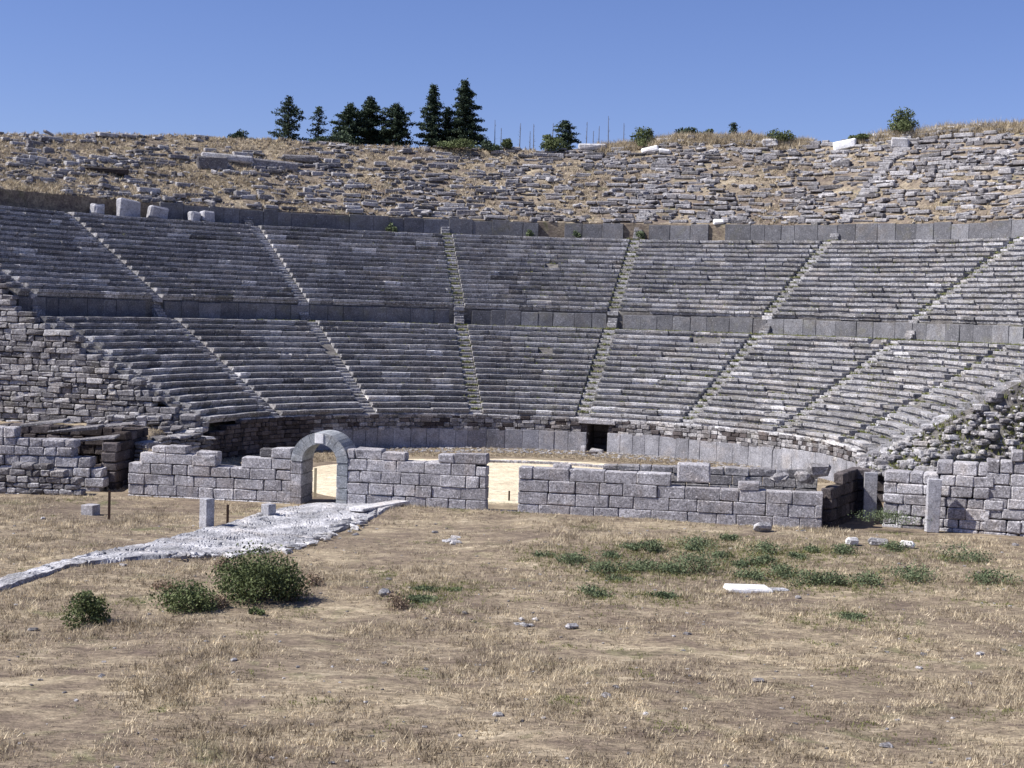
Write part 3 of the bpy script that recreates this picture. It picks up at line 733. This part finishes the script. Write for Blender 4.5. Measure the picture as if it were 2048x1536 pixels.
for k in range(5200):
    th = R.uniform(-72, 80); f = R.random(); r = R4+.2+f*(R5-R4+.4)
    if R.random() > .15+.9*dens(th, f): continue
    s = R.uniform(.1, .42); q = Matrix.Rotation(R.uniform(0, 6.28), 3, 'Z')
    cbox(rub, pol(r, th, hz(r, th)+s*.1), (s*R.uniform(1, 2), s, s*R.uniform(.4, .8)), q @ X_, q @ Y_, (Z_+X_*R.gauss(0, .15)).normalized(), .04, s*.12, R.random(), R)
for k in range(900):                              # arena edge rubble
    th = R.uniform(-30, 75); r = R.uniform(16.2, 18.8); s = R.uniform(.05, .18)
    x, y = r*sin(radians(th)), r*cos(radians(th)); cbox(rub, Vector((x, y, gz(x, y)+s*.15)), (s*1.4, s, s*.6), bev=.03, jit=s*.15, tone=R.uniform(.5, 1), R=R)
for k in range(1500):                              # slumped blocks on the right bank
    v = bank_pt(R, 22); s = R.uniform(.1, .5)*R.random()+.08; q = Matrix.Rotation(R.gauss(.5, .4), 3, 'Z')
    cbox(rub, v+Vector((R.uniform(-.12, .12), R.uniform(-.1, .1), -s*.08)), (s*1.8, s, s*.6), q @ X_, q @ Y_, (Z_+X_*R.gauss(0, .12)).normalized(), .05, .03, min(1, R.uniform(.3, 1.2)), R)
peb = MB()
for k in range(600):                              # small stones in the grass
    y = R.uniform(-56, -17); x = R.uniform(-1, 1)*((y+83.65)*.36+1); s = R.uniform(.025, .09) if R.random() < .93 else R.uniform(.09, .2)
    q = Matrix.Rotation(R.uniform(0, 6.28), 3, 'Z'); cbox(peb, Vector((x, y, gz(x, y)+s*.12)), (s*1.5, s, s*.6), q @ X_, q @ Y_, Z_, s*.3, s*.12, R.random(), R)
tag(peb.build('pebbles', MS['rubble']), 'small pale pebbles scattered in the foreground grass', 'pebbles', kind='stuff')
tag(rub.build('rubble', MS['rubble']), 'small stone rubble strewn over the upper slope and arena edge', 'rubble', kind='stuff')

# ------------------------------------------------------------------ vegetation
def tri_cloud(mb, P, S, T, R, flat=.0, asp=1.7):
    """leaf sized pointed faces, random orientation"""
    n = len(P); a = RNG.normal(size=(n, 3)); a[:, 2] *= (1-flat); a /= np.linalg.norm(a, axis=1)[:, None]
    b = RNG.normal(size=(n, 3)); b -= (b*a).sum(1)[:, None]*a; b /= np.linalg.norm(b, axis=1)[:, None]
    S = np.asarray(S)[:, None]; P = np.asarray(P)
    V = np.stack([P-a*S*asp, P+b*S, P+a*S*asp, P-b*S], 1).reshape(-1, 3); k = len(mb.v)
    mb.v.extend(map(tuple, V.tolist())); mb.f.extend([(k+4*i, k+4*i+1, k+4*i+2, k+4*i+3) for i in range(n)]); mb.t.extend(list(T))
def limb(mb, a, b, ra, rb, n=6, tone=.5):
    d = (b-a).normalized(); x = d.orthogonal().normalized(); y = d.cross(x); vs = []
    for p, r in ((a, ra), (b, rb)):
        for k in range(n): t = 2*pi*k/n; vs.append(p+x*cos(t)*r+y*sin(t)*r)
    mb.add(vs, [(k, (k+1) % n, n+(k+1) % n, n+k) for k in range(n)]+[tuple(reversed(range(n))), tuple(range(n, 2*n))], tone)
def fir(x, ytop, ybot, wpx, label, r=66., dens_=1., shape='fir', seed=1, grp='conifers along the crest'):
    R = random.Random(seed); d = ray(x, ybot); P = None
    for t in np.arange(110, 190, .2):
        q = CAM+d*t
        if math.hypot(q.x, q.y) > r: P = q; break
    th_ = math.degrees(atan2(P.x, P.y)); gzz = hz(r, th_); kk = (P-CAM).length/FPX
    zt = at_y(x, ytop, P.y).z; base = Vector((P.x, P.y, gzz)); H = zt-gzz; W = wpx*kk/2; hid = P.z-gzz
    g = thing('conifer_tree', label, 'tree', base, grp)
    m = MB(); lean = Vector((R.uniform(-.15, .15), 0, 0)); top = base+Z_*H*.97+lean
    limb(m, base-Z_*.3, base+Z_*H*.5+lean*.5, .022*H+.03, .014*H, 8); limb(m, base+Z_*H*.5+lean*.5, top, .014*H, .015, 6)
    lm = []; P_, S_, T_ = [], [], []
    nb = int(60*dens_)
    for k in range(nb):
        f = (k+R.random())/nb; 
        if shape == 'fir': z = .10+.88*f; rad = W*(1-f)**.85*R.uniform(.45, 1.3)+.05
        else: z = .12+.85*f; rad = W*(sin(pi*min(1, .25+.78*f))**.7)*R.uniform(.45, 1.1)+.05
        an = k*2.4+R.uniform(-.4, .4); o = base+lean*z+Z_*H*z; tip = o+Vector((cos(an)*rad, sin(an)*rad, (.10 if shape == 'fir' else .22)*rad*R.uniform(-1.2, 1.6)))
        limb(m, o, tip, .03, .01, 3)
        nc = int(3+rad*9*dens_)
        for c in range(nc):
            t = .15+.9*(c+R.random())/nc; q = o.lerp(tip, t); sp = .07+.11*(1-abs(t-.6))
            tone = min(1, max(0, .35+.45*(cos(an-2.8))*.5+R.gauss(0, .2)))  # lighter tone on the sunward side, sunlight painted into the needle colour
            for _ in range(11): P_.append((q.x+R.gauss(0, sp), q.y+R.gauss(0, sp), q.z+R.gauss(0, sp*.55)+.03)); S_.append(R.uniform(.03, .075)); T_.append(min(1, max(0, tone+R.gauss(0, .12))))
    m.build('trunk', MS['bark'], g); c = MB(); tri_cloud(c, P_, S_, T_, R, .3); c.build('crown', MS['pine'], g)
fir(578, 190, 276, 78, 'open crowned grey green pine, the farthest left on the crest', 62, .75, 'pine', 1)
fir(635, 210, 277, 42, 'small loose pine second from the left on the crest', 62, .5, 'pine', 2)
fir(701, 205, 284, 76, 'dark bushy pine at the left of the dense dark clump', 60, 1.2, 'pine', 3)
fir(741, 192, 284, 76, 'tallest spiky dark pine in the middle of the dense clump', 61, 1.3, 'pine', 4)
fir(790, 206, 284, 80, 'dark rounded pine at the right of the dense clump', 60, 1.2, 'pine', 5)
fir(863, 168, 288, 78, 'slender tall fir standing left of the tallest fir', 60, 1.3, 'fir', 6)
fir(895, 214, 290, 60, 'smaller fir crowded between the two tall firs', 61, .9, 'fir', 7)
fir(928, 159, 292, 100, 'tallest dark fir on the crest', 60, 1.6, 'fir', 8)
fir(1130, 240, 294, 60, 'short young pine between the dead trunks', 60, .8, 'pine', 9)
fir(1466, 246, 275, 34, 'small pointed young conifer behind the grassy hump', 62, .4, 'fir', 10)
# bare dead trunks
for k, (x, yt, r) in enumerate(((990, 240, 61), (1001, 256, 62), (1039, 246, 60), (1068, 248, 61), (1104, 246, 62), (1172, 244, 62), (1197, 252, 61), (1217, 232, 60), (1248, 246, 62), (1186, 262, 61), (1060, 262, 63))):
    R = random.Random(700+k); d = ray(x, 292); P = None
    for t in np.arange(110, 190, .2):
        q = CAM+d*t
        if math.hypot(q.x, q.y) > r: P = q; break
    th_ = math.degrees(atan2(P.x, P.y)); b0 = Vector((P.x, P.y, hz(r, th_))); H = at_y(x, yt, P.y).z-b0.z; m = MB()
    limb(m, b0-Z_*.2, b0+Z_*H+X_*R.uniform(-.1, .1), .06, .02, 5)
    for j in range(14):
        z = R.uniform(.3, .95)*H; an = R.uniform(0, 6.3); l = R.uniform(.15, .5)*(1.1-z/H); o = b0+Z_*z; limb(m, o, o+Vector((cos(an)*l, sin(an)*l, R.uniform(0, .25))), .012, .004, 3)
    o = m.build('dead_tree', MS['snag']); tag(o, 'thin bare dead trunk on the skyline right of the tall firs' , 'dead tree', 'bare dead trunks on the skyline')
def bush(P, W, H, label, mat='bush', n=1500, leaf=.035, seed=1, cat='bush', group=None, name='bush', lobes=9, stems=10, open_=.25):
    R = random.Random(seed); g = thing(name, label, cat, P, group); m = MB(); pts, sz, tn = [], [], []
    lb = []
    for k in range(lobes):
        an = R.uniform(0, 6.3); rr_ = sqrt(R.random())*W*.36; lb.append((Vector((cos(an)*rr_, sin(an)*rr_, H*R.uniform(.25, .78)*(1-.6*(rr_/(W*.36))**2))), W*R.uniform(.13, .24), R.uniform(-.2, .2)))
    for k in range(n):
        c, rad, tt2 = lb[R.randrange(lobes)]
        v = Vector((R.gauss(0, 1), R.gauss(0, 1), R.gauss(0, 1))).normalized()*(rad*(R.random()**.35))*(1+open_*R.random())
        v.z *= H/W*1.15; q = c+v; q.z = max(.01, q.z); pts.append((P.x+q.x, P.y+q.y, P.z+q.z)); sz.append(leaf*R.uniform(.6, 1.3)); tn.append(min(1, max(0, .5+tt2+R.gauss(0, .18))))
    for c, rad, _ in lb[:stems]: limb(m, P, P+c, .012+.008*H, .005, 4)
    m.build('stems', MS['bark'], g); c = MB(); tri_cloud(c, pts, sz, tn, R); c.build('foliage', MS[mat], g); return g
def gbush(x, y, w, h, label, **k):
    p = on_ground(x, y); kk = (p-CAM).length/FPX; return bush(p-Z_*.05, w*kk, h*kk, label, **k)
gbush(514, 1196, 185, 118, 'large round green bush in the left foreground', n=9500, leaf=.03, seed=1, lobes=30, stems=16, open_=.6)
gbush(368, 1216, 120, 76, 'smaller green bush left of the large foreground bush', n=3200, leaf=.028, seed=2, lobes=16, open_=.7)
gbush(168, 1248, 92, 78, 'dark green bush at the lower left edge', n=2600, leaf=.028, seed=3, lobes=12)
gbush(512, 1228, 36, 22, 'little green tuft below the large foreground bush', n=500, leaf=.025, seed=4, lobes=5)
for k, (x, y, w, h) in enumerate(((590, 1200, 70, 40), (430, 1215, 50, 45), (790, 1215, 55, 38), (330, 1180, 60, 30), (620, 1170, 50, 34), (450, 1145, 44, 40))):
    gbush(x, y, w, h, 'dry brown thicket of stalks around the green bushes in the foreground', mat='drytwig', n=700, leaf=.022, seed=20+k, lobes=8, cat='dry plant', group='dry stalks round the foreground bushes', name='dry_plant', open_=.8)
WD = [(1090, 1112, 24, 15), (1138, 1122, 44, 22), (1225, 1112, 30, 14), (1262, 1098, 26, 18), (1300, 1101, 36, 20), (1392, 1094, 48, 30), (1396, 1143, 66, 52), (1345, 1146, 44, 26), (1215, 1147, 54, 30), (1290, 1140, 60, 22), (1455, 1082, 27, 17), (1450, 1115, 26, 20), (1525, 1106, 44, 26), (1530, 1126, 34, 22), (1500, 1155, 38, 24), (1570, 1152, 46, 28), (1612, 1164, 52, 30), (1625, 1103, 22, 18), (1672, 1170, 34, 28), (1688, 1103, 34, 22), (1740, 1170, 44, 30), (1797, 1100, 34, 20), (1820, 1160, 62, 30), (1190, 1190, 38, 20), (1325, 1193, 28, 14), (840, 1202, 42, 13), (1590, 1116, 24, 14), (850, 1180, 30, 9), (1480, 1130, 20, 16), (1240, 1160, 30, 12), (905, 1180, 26, 7), (1385, 1102, 24, 16), (1700, 1235, 40, 10), (1775, 1042, 70, 24), (1925, 1120, 60, 30), (1990, 1165, 50, 28)]
for k, (x, y, w, h) in enumerate(WD):
    row = 'nearest the wall' if y < 1110 else 'in the middle of the bank' if y < 1150 else 'lowest on the bank'
    lb = {6: 'largest dark green weed clump on the bank before the right wall', 33: 'long low green weeds at the foot of the ruined right wall', 25: 'flat grey green weed patch alone in the central foreground', 23: 'single green weed clump alone left of the white slab'}.get(k, f'leafy green weed clump {row}, among the scattered weeds')
    o = gbush(x, y, w*1.7, h*1.15, lb, mat='weed', n=int(300+w*16), leaf=.024, seed=40+k, lobes=max(4, w//6), cat='weed', name='weed_clump', group='green weeds on the bank' if 'scattered' in lb else None, stems=4, open_=1.5)
def crest_bush(x, yb, w, h, label, r=57.5, mat='bush', seed=1, **k):
    d = ray(x, yb); P = None
    for t in np.arange(100, 190, .2):
        q = CAM+d*t
        if math.hypot(q.x, q.y) > r: P = q; break
    th_ = math.degrees(atan2(P.x, P.y)); z0 = hz(r, th_); kk = (P-CAM).length/FPX; zt = at_y(x, yb-h, P.y).z
    return bush(Vector((P.x, P.y, z0)), w*kk*1.25, max(.5, zt-z0)*1.15, label, mat=mat, n=int(500+w*22), leaf=.06, seed=seed, lobes=12, **k)
for k, (x, yb, w, h, lb, mt) in enumerate(((918, 300, 70, 26, 'low olive bush at the foot of the tallest fir', 'bush'), (975, 298, 40, 18, 'small dark shrub right of the tallest fir', 'pine'), (1008, 296, 30, 22, 'yellow green shrub among the dead trunks', 'bush'), (1100, 294, 44, 26, 'low yellow green bush left of the young pine', 'bush'), (1285, 300, 52, 48, 'round olive bush at the left end of the grassy hump', 'bush'), (1380, 272, 70, 18, 'wide low shrub behind the grassy hump', 'pine'), (1418, 272, 30, 14, 'tiny shrub left of the pointed conifer', 'bush'), (1500, 272, 26, 12, 'tiny brown shrub right of the pointed conifer', 'drytwig'), (1563, 280, 46, 32, 'round bush on the falling right end of the grassy hump', 'bush'), (1803, 290, 66, 68, 'tall dark bush on the right skyline', 'bush'), (1722, 290, 40, 22, 'olive shrub behind the white slab on the right skyline', 'bush'), (690, 285, 60, 26, 'dark low shrub below the dense pine clump', 'pine'), (480, 280, 40, 20, 'dark shrub on the crest left of the open pine', 'pine'), (650, 282, 60, 14, 'low dark shrub under the small loose pine', 'pine'))):
    crest_bush(x, yb, w, h, lb, seed=300+k, mat=mt, r=55.0 if x not in (480, 650, 690, 1380, 1418, 1500) else 58)
for k, (x, w, h) in enumerate(((783, 24, 17), (1058, 22, 14), (1154, 20, 16), (1281, 24, 18))):
    lb = ['small dark bush against the upper wall left of the third stairway', 'little bush on the upper wall at the centre', 'small green tuft growing on the upper wall', 'dark bush at the upper wall beside the fourth stairway'][k]
    d = ray(x, 462); 
    for t in np.arange(100, 160, .1):
        q = CAM+d*t
        if math.hypot(q.x, q.y) > R3+.7: P = q; break
    kk = (P-CAM).length/FPX; bush(Vector((P.x, P.y, Z3)), w*kk, h*kk+.25, lb, mat='weed', n=500, leaf=.05, seed=350+k, lobes=6)

# grass blades (stuff)
def blades(name, pts, hts, wid, mat, tones, label, cat, nb=4):
    pts = np.repeat(np.asarray(pts), nb, 0); n = len(pts); h = np.repeat(np.asarray(hts), nb)*RNG.uniform(.5, 1.15, n); a = RNG.uniform(0, 2*pi, n)
    off = RNG.normal(size=(n, 3))*.05; off[:, 2] = 0; p = pts+off; w = wid*RNG.uniform(.6, 1.3, n)
    dx = np.stack([np.cos(a)*w, np.sin(a)*w, 0*a], 1); l = RNG.normal(size=(n, 3))*.45; l[:, 2] = 1; tip = p+l*h[:, None]
    V = np.stack([p-dx, p+dx, tip], 1).reshape(-1, 3); me = bpy.data.meshes.new(name)
    me.vertices.add(3*n); me.vertices.foreach_set('co', V.ravel()); me.loops.add(3*n); me.loops.foreach_set('vertex_index', np.arange(3*n, dtype=np.int32))
    me.polygons.add(n); me.polygons.foreach_set('loop_start', np.arange(0, 3*n, 3, dtype=np.int32)); me.update(calc_edges=True)
    at = me.attributes.new('tone', 'FLOAT', 'FACE'); at.data.foreach_set('value', np.clip(np.repeat(tones, nb)+RNG.normal(size=n)*.12, 0, 1).astype(np.float32))
    me.materials.append(mat); o = bpy.data.objects.new(name, me); COL.objects.link(o); return tag(o, label, cat, kind='stuff')
pathpoly = [(p.x, p.y) for p in U]+[(p.x, p.y) for p in reversed(L_)]
def inpoly(x, y, P):
    c = False; j = len(P)-1
    for i in range(len(P)):
        if (P[i][1] > y) != (P[j][1] > y) and x < (P[j][0]-P[i][0])*(y-P[i][1])/(P[j][1]-P[i][1])+P[i][0]: c = not c
        j = i
    return c
pts, hh, tn, gp, gh, gt = [], [], [], [], [], []
R = random.Random(88)
while len(pts) < 60000:
    y = R.uniform(-57, -11.2); hw = (y+83.65)*.36+2; x = R.uniform(-hw, hw)-.3
    o = (Vector((x, y, 0))-WA).dot(WN)
    if o < .1: continue
    if inpoly(x, y, pathpoly): continue
    n = fbm(x, y, 7, .35, 3); n2 = nz(x, y, 11, 1.7)
    if R.random() > .55+.7*n+.3*n2: continue
    z = gz(x, y)
    if nz(x, y, 20, .5)+.3*n2 > .42: gp.append((x, y, z-.01)); gh.append(R.uniform(.04, .11)); gt.append(R.random())
    else: pts.append((x, y, z-.01)); hh.append(R.uniform(.05, .16)*(1+1.1*max(-.5, n))); tn.append(min(1, max(0, .5+.7*n2+R.gauss(0, .15))))
WDP = [(on_ground(x, y), w) for x, y, w, h in WD]
for k in range(9000):                              # diffuse green round the weed clumps
    p_, w_ = R.choice(WDP); x, y = p_.x+R.gauss(0, .75), p_.y+R.gauss(0, 1.1)
    if (Vector((x, y, 0))-WA).dot(WN) < .2: continue
    gp.append((x, y, gz(x, y)-.01)); gh.append(R.uniform(.05, .16)); gt.append(R.uniform(.1, .8))
blades('dry_grass', pts, hh, .013, MS['dry'], tn, 'short straw coloured dry grass covering the foreground', 'grass', 4)
blades('green_grass', gp, gh, .012, MS['moss'], gt, 'faded green grass patches between the straw in the foreground', 'grass', 4)
pts, hh, tn = [], [], []
while len(pts) < 22000:
    th = R.uniform(-60, 75); f = R.random(); r = R4+.1+f*(R5-R4+2.5)
    hump = 8 < th < 27 and f > .86
    if not hump and R.random() < .35+.8*dens(th, f): continue
    pts.append(tuple(pol(r, th, hz(r, th)-.03))); hh.append(R.uniform(.12, .35)*(2.2 if hump else 1)); tn.append(R.random())
for k in range(6000):                              # tall dry grass on the humps of the crest
    th = R.uniform(7, 27) if k % 3 else R.uniform(32, 50); r = R.uniform(R5-1.2, R5+1.6); pts.append(tuple(pol(r, th, hz(r, th)-.03))); hh.append(R.uniform(.3, .85)); tn.append(R.uniform(.2, .8))
blades('hill_grass', pts, hh, .035, MS['dry'], tn, 'ochre dry grass between the stones of the upper slope', 'grass', 5)
pts, hh, tn = [], [], []
for k in range(15000):                             # weeds in joints of the seats and aisles
    tier = R.random() < .5; rb, zb = ((R0, H0) if tier else (R2, Z2)); i = R.randrange(16)
    if R.random() < .22: th = R.choice(AISLES[3:])+R.gauss(0, .5); keep = 1
    else:
        th = R.uniform(-60, 110); keep = (.10 if th < 0 else .5)*(1 if fbm(th*.12, i*.35, 4, 1., 3) > .12 else .12)
    if R.random() > keep: continue
    r = rb+i*D+D-.06+R.gauss(0, .05); pts.append(tuple(pol(r, th, zb+(i+1)*RISE-.02))); hh.append(R.uniform(.06, .2)); tn.append(R.random())
for k in range(2500):                              # grass on the first walkway and lowest rows
    th = R.uniform(-40, 98); keep = .25 if th < 0 else 1
    if R.random() < keep: pts.append(tuple(pol(R.uniform(R1, R2), th, Z1-.04))); hh.append(R.uniform(.05, .16)); tn.append(R.uniform(.3, 1))
for k in range(3600):
    x, y = R.uniform(17, 26), R.uniform(-13, 2)
    v = bank_pt(R, 22); pts.append((v.x+R.uniform(-.15, .15), v.y+R.uniform(-.12, .12), v.z-.08)); hh.append(R.uniform(.1, .3)); tn.append(R.uniform(.3, 1))
blades('seat_weeds', pts, hh, .03, MS['moss'], tn, 'yellow green weeds in the joints of the seats and walkway', 'weeds', 5)
pts, hh, tn = [], [], []
for k in range(9000):
    th = R.uniform(-75, 80); r = R.uniform(14.0, 18.8); x, y = r*sin(radians(th)), r*cos(radians(th)); pts.append((x, y, gz(x, y)-.01)); hh.append(R.uniform(.05, .16)); tn.append(R.random()*.8)
for k in range(2500):
    x, y = R.uniform(-27, -15), R.uniform(-9.5, 3)
    if math.hypot(x, y) > 19.6: pts.append((x, y, gz(x, y)-.01)); hh.append(R.uniform(.05, .2)); tn.append(R.random()*.8)
blades('arena_grass', pts, hh, .02, MS['dry'], tn, 'thin brown dry grass around the edge of the arena floor', 'grass', 4)

# ------------------------------------------------------------------ light
SUN_H = Vector((-.985, -.17, 0)).normalized(); EL = radians(47)
sv = Vector((SUN_H.x*cos(EL), SUN_H.y*cos(EL), sin(EL)))
sl = bpy.data.lights.new('sun', 'SUN'); sl.energy = 5.0; sl.angle = radians(.5); sl.color = (1, .955, .90)
so = bpy.data.objects.new('sun', sl); COL.objects.link(so); so.rotation_euler = sv.to_track_quat('Z', 'Y').to_euler()
w = bpy.data.worlds.new('World'); SC.world = w; w.use_nodes = True; t = w.node_tree; t.nodes.clear()
sk = N(t, 'ShaderNodeTexSky', sky_type='NISHITA'); sk.sun_disc = False; sk.sun_elevation = EL; sk.sun_rotation = atan2(sv.x, sv.y)
sk.air_density = 1.0; sk.dust_density = .2; sk.ozone_density = 4.0; sk.altitude = 600
bg = N(t, 'ShaderNodeBackground'); bg.inputs[1].default_value = .05; ow = N(t, 'ShaderNodeOutputWorld')
tint = mix(t, 1, sk.outputs[0], (1.22, 1.18, 1.62), 'MULTIPLY'); t.links.new(tint, bg.inputs[0]); t.links.new(bg.outputs[0], ow.inputs[0])
vs_ = SC.view_settings; vs_.view_transform = 'Standard'; vs_.look = 'None'; vs_.exposure = .58; vs_.gamma = 1
